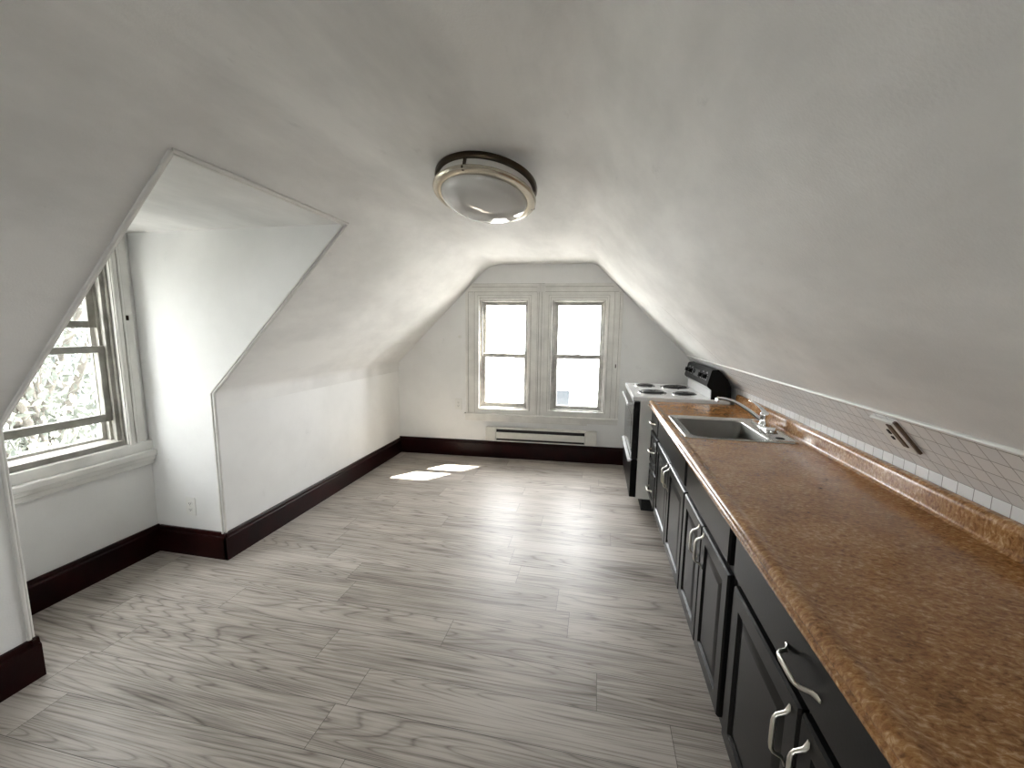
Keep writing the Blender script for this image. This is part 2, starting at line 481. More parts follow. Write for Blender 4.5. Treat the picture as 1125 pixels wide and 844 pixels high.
# wall behind the viewpoint, with an unseen window added to light the near end
FW = (-.96, -.24, .84, 1.62)
struct(boxes('wall_front', M['wall'], None,
    (-2.4, FW[0], YFRONT-.14, YFRONT, -.1, 2.3), (FW[1], 1.25, YFRONT-.14, YFRONT, -.1, 2.3),
    (FW[0], FW[1], YFRONT-.14, YFRONT, -.1, FW[2]), (FW[0], FW[1], YFRONT-.14, YFRONT, FW[3], 2.3)))

# ------------------------------------------------------------------ baseboards
def board_profile(h, t):
    return [(0, 0), (t, 0), (t, h-.030), (t-.003, h-.026), (t-.008, h-.022), (t-.008, h-.008), (t-.012, h), (0, h)]
def board(bm, a, b, n, h, t=.024):
    """a baseboard from a to b (x,y), thickness towards n"""
    pr = board_profile(h, t)
    A = [bm.verts.new((a[0]+n[0]*d, a[1]+n[1]*d, z)) for d, z in pr]
    B = [bm.verts.new((b[0]+n[0]*d, b[1]+n[1]*d, z)) for d, z in pr]
    k = len(pr)
    for i in range(k): bm.faces.new((A[i], A[(i+1) % k], B[(i+1) % k], B[i]))
    bm.faces.new(A[::-1]); bm.faces.new(B)
T = .024; BH = .172
bm = bmesh.new(); board(bm, (XL, YF-T), (XL, YB+.01), (1, 0), BH); board(bm, (XWIN+T, YF), (XL+T-.001, YF), (0, -1), BH-.001)
struct(finish(bm, 'baseboard_left', M['base']))
bm = bmesh.new(); board(bm, (XWIN, YN), (XWIN, YF), (1, 0), BH); board(bm, (XWIN+T, YN), (XL+T-.001, YN), (0, 1), BH-.001)
struct(finish(bm, 'baseboard_dormer', M['base']))
bm = bmesh.new(); board(bm, (XL, YFRONT), (XL, YN+T), (1, 0), BH)
struct(finish(bm, 'baseboard_near', M['base']))
bm = bmesh.new(); board(bm, (XL, YB), (1.0, YB), (0, -1), .187)
struct(to_back(finish(bm, 'baseboard_back', M['base'])))

# ------------------------------------------------------------------ corner bead round the dormer opening
sl = Vector((XD-XL, 0, ZD-ZK)).normalized()
sn = Vector((sl.z, 0, -sl.x))           # into the room
def bead_line(off_n, off_y, r, bm):
    """a rod following the opening's edge; off_n into the room, off_y outward from the opening"""
    def pts(y, s):
        y = y+s*off_y
        return [Vector((XL+off_n, y, BH-.002)), Vector((XL+off_n, y, ZK-off_n*.4)), Vector((XD, y, ZD))+sn*off_n+Vector((sl.x, 0, sl.z))*off_y]
    far = pts(YF, 1); near = pts(YN, -1)
    sweep(bm, far, r, 8, up=(0, 1, 0)); sweep(bm, near, r, 8, up=(0, 1, 0))
    sweep(bm, [far[-1], near[-1]], r, 8, up=(0, 0, 1))
bm = bmesh.new()
bead_line(.003, -.001, .0075, bm)
bead_line(-.006, -.0155, .0065, bm)
struct(finish(bm, 'trim_1', M['trim'], smooth=50))

# ------------------------------------------------------------------ windows of the gable
def sash(root, name, x0, x1, z0, z1, y0, y1, sx, zb, zt, mat):
    """a sash frame with its pane; y0 is the room side"""
    bm = bmesh.new()
    box(bm, x0, sx[0], y0, y1, z0, z1); box(bm, sx[1], x1, y0, y1, z0, z1)
    box(bm, sx[0], sx[1], y0, y1, z0, zb); box(bm, sx[0], sx[1], y0, y1, zt, z1)
    # putty bevels
    o = finish(bm, name, mat, root, bevel=.003)
    ym = (y0+y1)/2+.004
    p = boxes('pane', M['glass'], o, (sx[0]-.004, sx[1]+.004, ym-.0015, ym+.0015, zb-.004, zt+.004))
    return o

def gable_window(name, O, sx, meet, up_top, low_bot):
    r = empty(name, (0, 0, 0)); struct(r)
    x0, x1, z0, z1 = O
    d = .15
    bm = bmesh.new()   # jamb lining with stops
    j = .012
    box(bm, x0, x0+j, YB-.002, YB+d, z0, z1); box(bm, x1-j, x1, YB-.002, YB+d, z0, z1)
    box(bm, x0+j, x1-j, YB-.002, YB+d, z1-j, z1); box(bm, x0+j, x1-j, YB-.002, YB+d+.03, z0, z0+j)
    s = .016           # inner stop beads
    box(bm, x0+j, x0+j+s, YB+.02, YB+.036, z0+j, z1-j); box(bm, x1-j-s, x1-j, YB+.02, YB+.036, z0+j, z1-j)
    finish(bm, 'window_frame', M['sash'], r, bevel=.002)
    a, b = x0+j+.002, x1-j-.002
    sash(r, 'lower_sash', a, b, z0+j+.002, meet[1], YB+.040, YB+.072, sx, low_bot, meet[0], M['sash'])
    sash(r, 'upper_sash', a, b, meet[0]+.004, z1-j-.002, YB+.078, YB+.110, sx, meet[1], up_top, M['sash'])
    cx = (x0+x1)/2
    bm = bmesh.new()
    box(bm, cx-.022, cx+.022, YB+.046, YB+.07, meet[1], meet[1]+.006)
    lathe(bm, [(.010, 0), (.010, .006), (.004, .010)], (cx, YB+.058, meet[1]+.006), 12)
    sweep(bm, [(cx, YB+.058, meet[1]+.012), (cx+.022, YB+.050, meet[1]+.014)], .004, 8)
    finish(bm, 'sash_lock', M['trim'], r)
    return to_back(r)
gable_window('window_1', OL, (-1.212, -.775), (1.134, 1.176), 1.702, .625)
gable_window('window_2', OR, (-.412, .034), (1.134, 1.180), 1.704, .618)

# casing shared by the pair, cut off at its top corners by the slopes
def slope_left(z): return XL+(z-ZK)*(XLC-XL)/(ZC-ZK)
bm = bmesh.new()
CX0, CX1, CZ0, CZ1 = -1.421, .250, .50, 1.925
yf = YB-.022
def xl_(z): return max(CX0, slope_left(z)+.006)
def xr_(z): return min(CX1, XRC+(ZC-z)*(XT-XRC)/(ZC-ZT)-.012)
zkl = ZK+(CX0-XL)*(ZC-ZK)/(XLC-XL)-.008
prism(bm, [(CX0, CZ0), (OL[0], CZ0), (OL[0], CZ1), (xl_(CZ1), CZ1), (CX0, zkl)], yf, YB+.001)
prism(bm, [(OL[1], CZ0), (OR[0], CZ0), (OR[0], CZ1), (OL[1], CZ1)], yf, YB+.001)
zkr = ZC-(CX1+.012-XRC)*(ZC-ZT)/(XT-XRC)
prism(bm, [(OR[1], CZ0), (CX1, CZ0), (CX1, zkr), (xr_(CZ1), CZ1), (OR[1], CZ1)], yf, YB+.001)
for O in (OL, OR):
    box(bm, O[0], O[1], yf, YB+.001, CZ0, O[2]); box(bm, O[0], O[1], yf, YB+.001, O[3], CZ1)
casing = finish(bm, 'trim_2', M['trim'], bevel=.002)
struct(to_back(casing))
bm = bmesh.new()          # back band, head cap, mullion strip
yg = yf-.014
prism(bm, [(CX0, CZ0), (CX0+.028, CZ0), (CX0+.028, zkl+.022), (CX0, zkl-.004)], yg, yf)
prism(bm, [(CX1-.028, CZ0), (CX1, CZ0), (CX1, zkr-.004), (CX1-.028, zkr+.020)], yg, yf)
box(bm, CX0+.085, CX0+.097, yf-.006, yf, CZ0, 1.842); box(bm, CX1-.083, CX1-.072, yf-.006, yf, CZ0, 1.842)
box(bm, xl_(1.925)+.002, -.632, yg, yf, 1.895, 1.925); box(bm, -.560, xr_(1.925)-.002, yg, yf, 1.897, 1.927)
box(bm, xl_(1.86)+.01, -.632, yf-.007, yf, 1.843, 1.856); box(bm, -.560, xr_(1.86)-.01, yf-.007, yf, 1.845, 1.858)
for x in (-.634, -.602, -.566):
    box(bm, x, x+.014, yf-.010, yf, CZ0, 1.925)
finish(bm, 'back_band', M['trim'], casing, bevel=.003)
bm = bmesh.new()          # moulded bead round each opening
for (a, b, c, d) in ((-1.284, -.702, .552, 1.803), (-.512, .112, .556, 1.806)):
    for w, h in ((0, .006), (.007, .013)):
        a1, b1, c1, d1 = a+w, b-w, c+w, d-w
        t = .007
        box(bm, a1, a1+t, yf-h, yf, c1, d1); box(bm, b1-t, b1, yf-h, yf, c1, d1)
        box(bm, a1+t, b1-t, yf-h, yf, d1-t, d1); box(bm, a1+t, b1-t, yf-h, yf, c1, c1+t)
finish(bm, 'casing_bead', M['trim'], casing, bevel=.0015)
bm = bmesh.new()          # dark strips for grime and painted shadow lines between the casing boards
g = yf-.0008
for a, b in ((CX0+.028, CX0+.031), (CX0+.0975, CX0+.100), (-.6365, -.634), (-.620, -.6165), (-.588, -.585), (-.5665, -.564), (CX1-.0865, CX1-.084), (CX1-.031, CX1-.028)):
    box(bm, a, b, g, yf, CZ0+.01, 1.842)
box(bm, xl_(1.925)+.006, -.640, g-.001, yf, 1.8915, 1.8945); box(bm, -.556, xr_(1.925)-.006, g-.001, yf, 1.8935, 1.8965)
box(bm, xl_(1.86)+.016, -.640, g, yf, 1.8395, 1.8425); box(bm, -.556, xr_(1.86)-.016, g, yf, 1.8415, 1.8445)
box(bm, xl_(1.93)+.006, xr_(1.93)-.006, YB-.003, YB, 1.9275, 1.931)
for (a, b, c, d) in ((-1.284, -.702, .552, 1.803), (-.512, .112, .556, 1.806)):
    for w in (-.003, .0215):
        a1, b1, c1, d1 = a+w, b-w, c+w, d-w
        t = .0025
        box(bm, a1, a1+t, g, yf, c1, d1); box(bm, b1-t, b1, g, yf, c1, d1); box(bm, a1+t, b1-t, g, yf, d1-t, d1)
finish(bm, 'grime_shadow_seam', M['seam'], casing)
bm = bmesh.new()          # stool and apron
box(bm, -1.437, .252, YB-.058, YB+.001, .490, .508)
box(bm, -1.428, .248, YB-.036, YB+.001, .440, .490)
box(bm, -1.428, -.07, YB-.026, YB+.001, .418, .440)
finish(bm, 'window_sill', M['trim'], casing, bevel=.004)
bm = bmesh.new()
box(bm, .196, .206, yf-.012, yf, 1.055, 1.092); sweep(bm, [(.201, yf-.004, 1.088), (.201, yf-.022, 1.080), (.201, yf-.024, 1.066)], .003, 8)
finish(bm, 'curtain_hook', M['bronze'], casing)

# ------------------------------------------------------------------ dormer window
w3 = struct(empty('window_3'))
y0, y1, z0, z1 = DW['y0'], DW['y1'], DW['z0'], DW['z1']
bm = bmesh.new()
j = .014
for a, b in ((y0, y0+j), (y1-j, y1)): box(bm, XWIN-.14, XWIN+.002, a, b, z0, z1)
box(bm, XWIN-.14, XWIN+.002, y0+j, y1-j, z1-j, z1); box(bm, XWIN-.17, XWIN+.002, y0+j, y1-j, z0, z0+.030)
for a, b in ((y0+j, y0+j+.02), (y1-j-.02, y1-j)): box(bm, XWIN-.034, XWIN-.014, a, b, z0+.03, z1-j)
for a, b in ((y0+j, y0+j+.014), (y1-j-.014, y1-j)): box(bm, XWIN-.082, XWIN-.074, a, b, z0+.03, z1-j)
finish(bm, 'window_frame', M['sash_dark'], w3, bevel=.002)
def sash_y(nm, z0s, z1s, zb, zt, x0, x1, st=.048):
    a, b = y0+j+.002, y1-j-.002
    bm = bmesh.new()
    box(bm, x0, x1, a, a+st, z0s, z1s); box(bm, x0, x1, b-st, b, z0s, z1s)
    box(bm, x0, x1, a+st, b-st, z0s, zb); box(bm, x0, x1, a+st, b-st, zt, z1s)
    o = finish(bm, nm, M['sash_dark'], w3, bevel=.003)
    xm = (x0+x1)/2
    boxes('pane', M['glass'], o, (xm-.0015, xm+.0015, a+st-.004, b-st+.004, zb-.004, zt+.004))
    return o
sash_y('lower_sash', .888, 1.328, .932, 1.290, XWIN-.070, XWIN-.036)
sash_y('upper_sash', 1.430, z1-j-.002, 1.468, z1-j-.045, XWIN-.110, XWIN-.080)
# storm sash outside
bm = bmesh.new()
box(bm, XWIN-.136, XWIN-.122, y0+j, y0+j+.022, z0+.03, z1-j); box(bm, XWIN-.136, XWIN-.122, y1-j-.022, y1-j, z0+.03, z1-j)
box(bm, XWIN-.136, XWIN-.122, y0+j+.022, y1-j-.022, z0+.03, z0+.045); box(bm, XWIN-.136, XWIN-.122, y0+j+.022, y1-j-.022, z1-j-.02, z1-j)
o = finish(bm, 'storm_sash', M['sash'], w3)
boxes('pane', M['glass'], o, (XWIN-.130, XWIN-.128, y0+j+.02, y1-j-.02, z0+.043, z1-j-.018))
bm = bmesh.new()   # casing boards with a bead
for a, b in ((y1, YF-.030), (YN+.030, y0)):
    box(bm, XWIN, XWIN+.020, a, b, .70, ZD-.02)
box(bm, XWIN, XWIN+.020, y0, y1, z1, ZD-.02)
for a in (y1+.004, y1+.042): box(bm, XWIN+.020, XWIN+.027, a, a+.012, .70, ZD-.02)
for a in (y0-.016, y0-.054): box(bm, XWIN+.020, XWIN+.027, a, a+.012, .70, ZD-.02)
cs3 = finish(bm, 'casing', M['trim'], w3, bevel=.002)
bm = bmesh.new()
for a in (y1+.0005, y1+.0175, y1+.0385, y1+.0555): box(bm, XWIN+.020, XWIN+.0207, a, a+.0028, .70, ZD-.02)  # thin dark strips, part grime, part painted shadow beside the beads
finish(bm, 'grime_shadow_seam', M['seam'], cs3)
bm = bmesh.new()
box(bm, XWIN, XWIN+.030, YN, YF, .676, .735)
box(bm, XWIN, XWIN+.060, YN+.001, YF-.001, .640, .676)
box(bm, XWIN, XWIN+.042, YN+.002, YF-.002, .612, .640)
box(bm, XWIN, XWIN+.030, YN+.002, YF-.002, .582, .612)
finish(bm, 'window_sill', M['trim'], w3, bevel=.005)
boxes('curtain_hook', M['bronze'], w3, (XWIN+.020, XWIN+.030, 1.962, 1.974, 1.475, 1.505), bevel=.003)

# unseen window added behind the viewpoint as fill light
w4 = struct(empty('fill_window'))
bm = bmesh.new()
for a, b in ((FW[0], FW[0]+.05), (FW[1]-.05, FW[1]), ((FW[0]+FW[1])/2-.05, (FW[0]+FW[1])/2+.05)): box(bm, a, b, YFRONT-.13, YFRONT+.02, FW[2], FW[3])
box(bm, FW[0]+.05, FW[1]-.05, YFRONT-.13, YFRONT+.02, FW[2], FW[2]+.05); box(bm, FW[0]+.05, FW[1]-.05, YFRONT-.13, YFRONT+.02, FW[3]-.05, FW[3])
finish(bm, 'window_frame', M['trim'], w4, bevel=.003)
boxes('pane', M['glass'], w4, (FW[0]+.045, FW[1]-.045, YFRONT-.07, YFRONT-.067, FW[2]+.045, FW[3]-.045))

# long crack where two plaster panels meet on the slope by the range
bm = bmesh.new()
def sp(x, off): 
    z = ZC+(ZT-ZC)*(x-XRC)/(XT-XRC)
    n = Vector((-(ZC-ZT), 0, -(XT-XRC))).normalized()
    return Vector((x, 0, z))+n*off
a = sp(.47, .0006); b = sp(.872, .0006)
w = .0024
v = [bm.verts.new(p) for p in (a+Vector((0, 3.33-w, 0)), a+Vector((0, 3.33+w, 0)), b+Vector((0, 3.165+w, 0)), b+Vector((0, 3.165-w, 0)))]
f = bm.faces.new(v)
struct(finish(bm, 'trim_3', M['brownplastic'], fix=False))

# ------------------------------------------------------------------ base cabinets
XF = .43             # door faces
XFR = .449           # face frame
XCB = 1.03
DOOR = [(0, 0), (0, .013), (.0045, .019), (.050, .019), (.056, .0095), (.064, .0085), (.090, .0175), (.094, .0175)]
SLAB = [(0, 0), (0, .013), (.006, .019), (.008, .019)]
DRAW = [(0, 0), (0, .013), (.0045, .019), (.032, .019), (.037, .0105), (.043, .0095), (.060, .0175), (.063, .0175)]
def pull(parent, c, along, length=.115, mat=None):
    """bail pull on a front; c = centre on the face, along = unit vector"""
    c = Vector(c); d = Vector(along); o = Vector((-1, 0, 0)); h = length/2
    prof = [(-h-.016, .0015, .004, .0015), (-h-.006, .003, .007, .002), (-h+.004, .008, .0055, .004), (-h+.012, .024, .0045, .004), (-h+.020, .029, .0045, .0045),
            (-h*.45, .030, .0075, .005), (0, .030, .008, .005), (h*.45, .030, .0075, .005), (h-.020, .029, .0045, .0045), (h-.012, .024, .0045, .004), (h-.004, .008, .0055, .004), (h+.006, .003, .007, .002), (h+.016, .0015, .004, .0015)]
    bm = bmesh.new()
    sweep(bm, [c+d*s+o*k for s, k, _, _ in prof], [(a, b) for _, _, a, b in prof], 10, up=(-1, 0, .001))
    return finish(bm, 'handle', M['nickel'], parent, smooth=60)

def front(name, parent, yb, zb, steps):
    bm = bmesh.new()
    nest_panel(bm, yb[0], yb[1], zb[0], zb[1], XFR, steps)
    return finish(bm, name, M['black'], parent, smooth=20)

def cabinet(name, label, ya, yc, openings):
    r = empty(name, ((XFR+XCB)/2, (ya+yc)/2, 0))
    tag(r, label, 'cabinet', 'black base cabinets under the worktop')
    off = -r.location
    def loc(o): o.location = off; return o
    # carcass: sides, bottom, back and frame rails, open inside
    bm = bmesh.new()
    zt = .874; zl = .165
    box(bm, XFR+.018, XCB, ya+.0005, ya+.017, zl, zt); box(bm, XFR+.018, XCB, yc-.017, yc-.0005, zl, zt)
    box(bm, XFR+.018, XCB, ya+.017, yc-.017, zl, zl+.016); box(bm, XCB-.008, XCB, ya+.017, yc-.017, zl+.016, zt-.17)
    loc(finish(bm, 'carcass', M['black'], r))
    bm = bmesh.new()
    box(bm, XFR, XFR+.018, ya+.0005, yc-.0005, zl, zl+.045); box(bm, XFR, XFR+.018, ya+.0005, yc-.0005, zt-.03, zt)
    box(bm, XFR, XFR+.018, ya+.0005, ya+.036, zl+.045, zt-.03); box(bm, XFR, XFR+.018, yc-.036, yc-.0005, zl+.045, zt-.03)
    box(bm, XFR, XFR+.018, ya+.036, yc-.036, .690, .730)
    loc(finish(bm, 'face_frame', M['black'], r))
    loc(boxes('toe_kick', M['dark'], r, (XFR+.065, XFR+.080, ya+.0005, yc-.0005, 0, zl)))
    for kind, yb, zb, hd in openings:
        o = loc(front('drawer' if kind in ('slab', 'draw') else 'door', r, yb, zb, {'slab': SLAB, 'draw': DRAW, 'door': DOOR}[kind]))
        if hd:
            cy, cz, al = hd
            hx = XF+.0015 if kind != 'slab' else XF
            pull(o, (XF, cy, cz), al)
    return r
UPZ = (.722, .866)
DZ = (.195, .697)
Yv, Zv = (0, 1, 0), (0, 0, 1)
cabinet('drawer_cabinet', 'narrow black three-drawer cabinet standing against the white range', 2.905, 3.262, [
    ('slab', (2.922, 3.250), UPZ, (3.088, .788, Yv)),
    ('draw', (2.922, 3.250), (.456, .697), (3.088, .577, Yv)),
    ('draw', (2.922, 3.250), (.195, .436), (3.088, .290, Yv))])
cabinet('sink_cabinet', 'black double-door cabinet with a plain false front below the steel sink', 1.990, 2.904, [
    ('slab', (2.006, 2.888), UPZ, None),
    ('door', (2.432, 2.888), DZ, (2.462, .612, Zv)), ('door', (2.000, 2.424), DZ, (2.394, .612, Zv))])
cabinet('base_cabinet', 'black double-door cabinet whose long drawer front carries no pull', 1.297, 1.989, [
    ('slab', (1.332, 1.966), UPZ, None),
    ('door', (1.655, 1.980), DZ, (1.688, .612, Zv)), ('door', (1.318, 1.647), DZ, (1.614, .612, Zv))])
cabinet('base_cabinet', 'black double-door cabinet with a bow pull on its wide drawer, nearest the camera', .40, 1.296, [
    ('slab', (.436, 1.278), UPZ, (.853, .778, Yv)),
    ('door', (.848, 1.262), DZ, (.880, .600, Zv)), ('door', (.436, .840), DZ, (.800, .600, Zv))])

# ------------------------------------------------------------------ worktop
CY0, CY1 = .385, 3.266
SX0, SX1, SY0, SY1 = .478, .968, 2.200, 2.722      # cut-out for the sink
ct = empty('countertop', (.72, 1.8, .877))
tag(ct, 'long brown speckled laminate worktop with rounded front edge along the sloping wall', 'countertop')
bm = bmesh.new()
nose = [(.478, .877), (.414, .877), (.406, .880), (.4035, .886), (.404, .892), (.4085, .8955), (.4095, .898), (.406, .902), (.405, .908), (.408, .915), (.415, .9205), (.424, .9228), (.434, .9215), (.444, .9178), (.452, .9156), (.458, .915), (.478, .915)]
prism(bm, nose, CY0, CY1)
box(bm, SX0, SX1, CY0, SY0, .877, .915); box(bm, SX0, SX1, SY1, CY1, .877, .915)
box(bm, SX1, 1.043, CY0, CY1, .877, .915)
bmesh.ops.remove_doubles(bm, verts=bm.verts[:], dist=1e-5)
o = finish(bm, 'slab', M['laminate'], ct, smooth=35); o.location = -ct.location
bm = bmesh.new()
bs = [(1.043, .915), (1.004, .915), (1.009, .918), (1.0125, .924), (1.0135, .933), (1.0135, .972), (1.015, .981), (1.019, .988), (1.025, .9915), (1.0325, .9915), (1.037, .9915), (1.043, .9915)]
prism(bm, bs, CY0, CY1)
o = finish(bm, 'backsplash', M['laminate'], ct, smooth=35); o.location = -ct.location

# ------------------------------------------------------------------ sink
def rrect(x0, x1, y0, y1, r, n=6):
    pts = []
    for cx, cy, a in ((x1-r, y1-r, 0), (x0+r, y1-r, PI/2), (x0+r, y0+r, PI), (x1-r, y0+r, 1.5*PI)):
        for i in range(n+1):
            t = a+PI/2*i/n
            pts.append((cx+r*math.cos(t), cy+r*math.sin(t)))
    return pts
RX0, RX1, RY0, RY1 = .458, .990, 2.182, 2.742
BX0, BX1, BY0, BY1 = .508, .868, 2.222, 2.702
sk = empty('kitchen_sink', ((RX0+RX1)/2, (RY0+RY1)/2, .915))
tag(sk, 'single-bowl stainless steel sink set into the brown worktop', 'sink')
bm = bmesh.new()
rings = [(rrect(RX0, RX1, RY0, RY1, .035), .9155), (rrect(RX0+.003, RX1-.003, RY0+.003, RY1-.003, .033), .9205), (rrect(RX0+.012, RX1-.012, RY0+.012, RY1-.012, .028), .9200), (rrect(RX0+.016, RX1-.016, RY0+.016, RY1-.016, .026), .9175),
         (rrect(BX0-.010, BX1+.010, BY0-.010, BY1+.010, .062), .9172), (rrect(BX0-.003, BX1+.003, BY0-.003, BY1+.003, .058), .915), (rrect(BX0, BX1, BY0, BY1, .056), .908),
         (rrect(BX0+.012, BX1-.012, BY0+.012, BY1-.012, .056), .790), (rrect(BX0+.022, BX1-.022, BY0+.022, BY1-.022, .056), .762), (rrect(BX0+.045, BX1-.045, BY0+.045, BY1-.045, .05), .751),
         (rrect(.66, .716, 2.434, 2.490, .0279), .747)]
vs = [[bm.verts.new((x, y, z)) for x, y in R] for R, z in rings]
for A, B in zip(vs, vs[1:]):
    n = len(A)
    for k in range(n): bm.faces.new((A[k], A[(k+1) % n], B[(k+1) % n], B[k]))
bm.faces.new(vs[-1])
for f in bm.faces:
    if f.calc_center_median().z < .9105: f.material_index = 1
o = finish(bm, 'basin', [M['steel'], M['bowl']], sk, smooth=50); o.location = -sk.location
bm = bmesh.new()
lathe(bm, [(.042, 0), (.042, .002), (.034, .003), (.030, -.001), (0, -.001)], (.688, 2.462, .7485), 24, cap=False)
o = finish(bm, 'drain', M['chrome'], sk, smooth=40); o.location = -sk.location
bm = bmesh.new()
lathe(bm, [(.021, 0), (.021, .0015), (.017, .003), (0, .003)], (.926, 2.272, .9172), 24, cap=False)
o = finish(bm, 'hole_cover', M['gloss_black'], sk, smooth=40); o.location = -sk.location

# ------------------------------------------------------------------ faucet
fc = empty('kitchen_faucet', (.94, 2.53, .9175))
tag(fc, 'chrome single-lever faucet with long curved spout behind the sink bowl', 'faucet')
bm = bmesh.new()
P1 = rrect(.912, .968, 2.400, 2.660, .027)
P2 = rrect(.918, .962, 2.406, 2.654, .021)
A = [bm.verts.new((x, y, .9176)) for x, y in P1]; B = [bm.verts.new((x, y, .924)) for x, y in P1]; C_ = [bm.verts.new((x, y, .930)) for x, y in P2]
n = len(A)
for U, V in ((A, B), (B, C_)):
    for k in range(n): bm.faces.new((U[k], U[(k+1) % n], V[(k+1) % n], V[k]))
bm.faces.new(C_); bm.faces.new(A[::-1])
lathe(bm, [(.030, 0), (.027, .006), (.022, .010)], (.94, 2.425, .929), 20)
o = finish(bm, 'base_plate', M['chrome'], fc, smooth=40); o.location = -fc.location
bm = bmesh.new()
lathe(bm, [(.026, 0), (.026, .008), (.022, .014), (.0215, .050), (.023, .056), (.021, .070), (.013, .079), (0, .081)], (.94, 2.53, .929), 28)
o = finish(bm, 'body', M['chrome'], fc, smooth=40); o.location = -fc.location
bm = bmesh.new()
sp0 = Vector((.930, 2.536, .955)); sp1 = Vector((.722, 2.658, 1.046))
pts = []
for i in range(15):
    t = i/14
    q = sp0.lerp(sp1, t); q.z = .955+.098*math.sin(min(1, t*1.12)*PI/2)
    pts.append(q)
rad = [(.0135-.003*i/14, .0115-.003*i/14) for i in range(15)]
sweep(bm, pts, rad, 14)
lathe(bm, [(.0115, .008), (.0125, .004), (.0125, -.016), (.010, -.018), (0, -.018)], tuple(sp1+Vector((.002, -.001, .001))), 18)
o = finish(bm, 'spout', M['chrome'], fc, smooth=50); o.location = -fc.location
bm = bmesh.new()
sweep(bm, [(.940, 2.53, 1.002), (.934, 2.548, 1.016), (.924, 2.578, 1.030), (.912, 2.610, 1.041), (.900, 2.642, 1.047), (.897, 2.650, 1.047)], [(.014, .010), (.012, .007), (.009, .005), (.008, .0045), (.009, .005), (.005, .003)], 12)
o = finish(bm, 'lever', M['chrome'], fc, smooth=60); o.location = -fc.location

# ------------------------------------------------------------------ electric range
RY_0, RY_1 = 3.318, 4.205
rg = empty('electric_range', (.65, (RY_0+RY_1)/2, 0))
tag(rg, 'white electric coil range with black control panel in the corner', 'stove')
def rp(o): o.location = -rg.location; return o
rp(boxes('body', M['bodywhite'], rg, (.352, .99, RY_0+.004, RY_1-.004, .105, .905), bevel=.004))
rp(boxes('base_plinth', M['dark'], rg, (.400, .96, RY_0+.03, RY_1-.03, .0, .105)))
# cooktop with raised rim
bm = bmesh.new()
R0 = [(.292, RY_0), (.995, RY_0), (.995, RY_1), (.292, RY_1)]
steps = [(0, .905), (0, .932), (.004, .937), (.014, .937), (.020, .933)]
prev = None
for ins, z in steps:
    ring = [bm.verts.new((x+(ins if x < .6 else -ins), y+(ins if y < 3.7 else -ins), z)) for x, y in R0]
    if prev:
        for k in range(4): bm.faces.new((prev[k], prev[(k+1) % 4], ring[(k+1) % 4], ring[k]))
    else: bm.faces.new(ring[::-1])
    prev = ring
bm.faces.new(prev)
rp(finish(bm, 'cooktop', M['enamel'], rg))
for cx, cy, r in ((.456, 4.030, .078), (.712, 3.985, .112), (.470, 3.610, .102), (.722, 3.580, .086)):
    bm = bmesh.new()
    lathe(bm, [(r+.014, .9335), (r+.013, .9375), (r+.004, .9380), (r, .9345), (r*.55, .9335), (0, .9335)], (cx, cy, 0), 40, cap=False)
    bo = rp(finish(bm, 'burner', M['chrome'], rg, smooth=50))
    bm = bmesh.new()
    turns = 4.2; n = 130
    pts = []
    for i in range(n+1):
        t = i/n
        rr = .018+(r-.010-.018)*t
        a = turns*2*PI*t
        pts.append((cx+rr*math.cos(a), cy+rr*math.sin(a), .944))
    sweep(bm, pts, [(.0075, .0045)]*(n+1), 8)
    finish(bm, 'coil', M['coil'], bo, smooth=60)
    bm = bmesh.new()
    lathe(bm, [(r-.002, .9352), (r*.5, .9342), (0, .9342)], (cx, cy, 0), 32, cap=False)
    finish(bm, 'drip_pan', M['gloss_black'], bo, smooth=60)
# oven door, drawer, handles
def slabx(nm, mat, y0, y1, z0, z1, x0=.300, x1=.351, bev=.006, parent=None):
    o = boxes(nm, mat, parent or rg, (x0, x1, y0, y1, z0, z1), bevel=bev)
    if parent is None: rp(o)
    return o
od = slabx('oven_door', M['oven_black'], RY_0+.006, RY_1-.006, .432, .895)
slabx('oven_window', M['pane_dark'], RY_0+.14, RY_1-.14, .52, .76, .2985, .3005, .0005, parent=od)
dr = slabx('storage_drawer', M['gloss_black'], RY_0+.006, RY_1-.006, .115, .422)
def rhandle(parent, z, y0, y1, mat):
    bm = bmesh.new()
    box(bm, .262, .276, y0, y1, z-.011, z+.011)
    for y in (y0+.02, y1-.04): box(bm, .274, .302, y, y+.02, z-.009, z+.009)
    finish(bm, 'handle', mat, parent, bevel=.005)
rhandle(od, .848, RY_0+.15, RY_1-.04, M['enamel'])
bm = bmesh.new()
box(bm, .276, .302, RY_0+.04, RY_1-.08, .398, .416)
finish(bm, 'handle', M['enamel'], dr, bevel=.004)
# backguard
GY0, GY1 = 3.345, 4.178
bm = bmesh.new()
prism(bm, [(.862, .931), (.862, 1.0), (.852, 1.020), (.905, 1.020), (.99, .931)], GY0+.018, GY1-.018)
rp(finish(bm, 'backguard', M['enamel'], rg))
side = [(.866, .931), (.866, 1.004), (.834, 1.030), (.830, 1.046), (.856, 1.150), (.864, 1.160), (.904, 1.163), (.930, 1.140), (.972, 1.090), (1.000, 1.035), (1.008, .931)]
for a, b in ((GY0, GY0+.018), (GY1-.018, GY1)):
    bm = bmesh.new(); prism(bm, side, a, b)
    rp(finish(bm, 'side_cap', M['gloss_black'], rg, smooth=30))
bm = bmesh.new()
prism(bm, [(.852, 1.021), (.836, 1.030), (.832, 1.046), (.858, 1.150), (.866, 1.158), (.903, 1.161), (.930, 1.138), (.960, 1.095), (.960, 1.021)], GY0+.018, GY1-.018)
cp = rp(finish(bm, 'control_panel', M['gloss_black'], rg, smooth=30))
fd = Vector((.026, 0, .104)).normalized(); fnv = Vector((-fd.z, 0, fd.x))
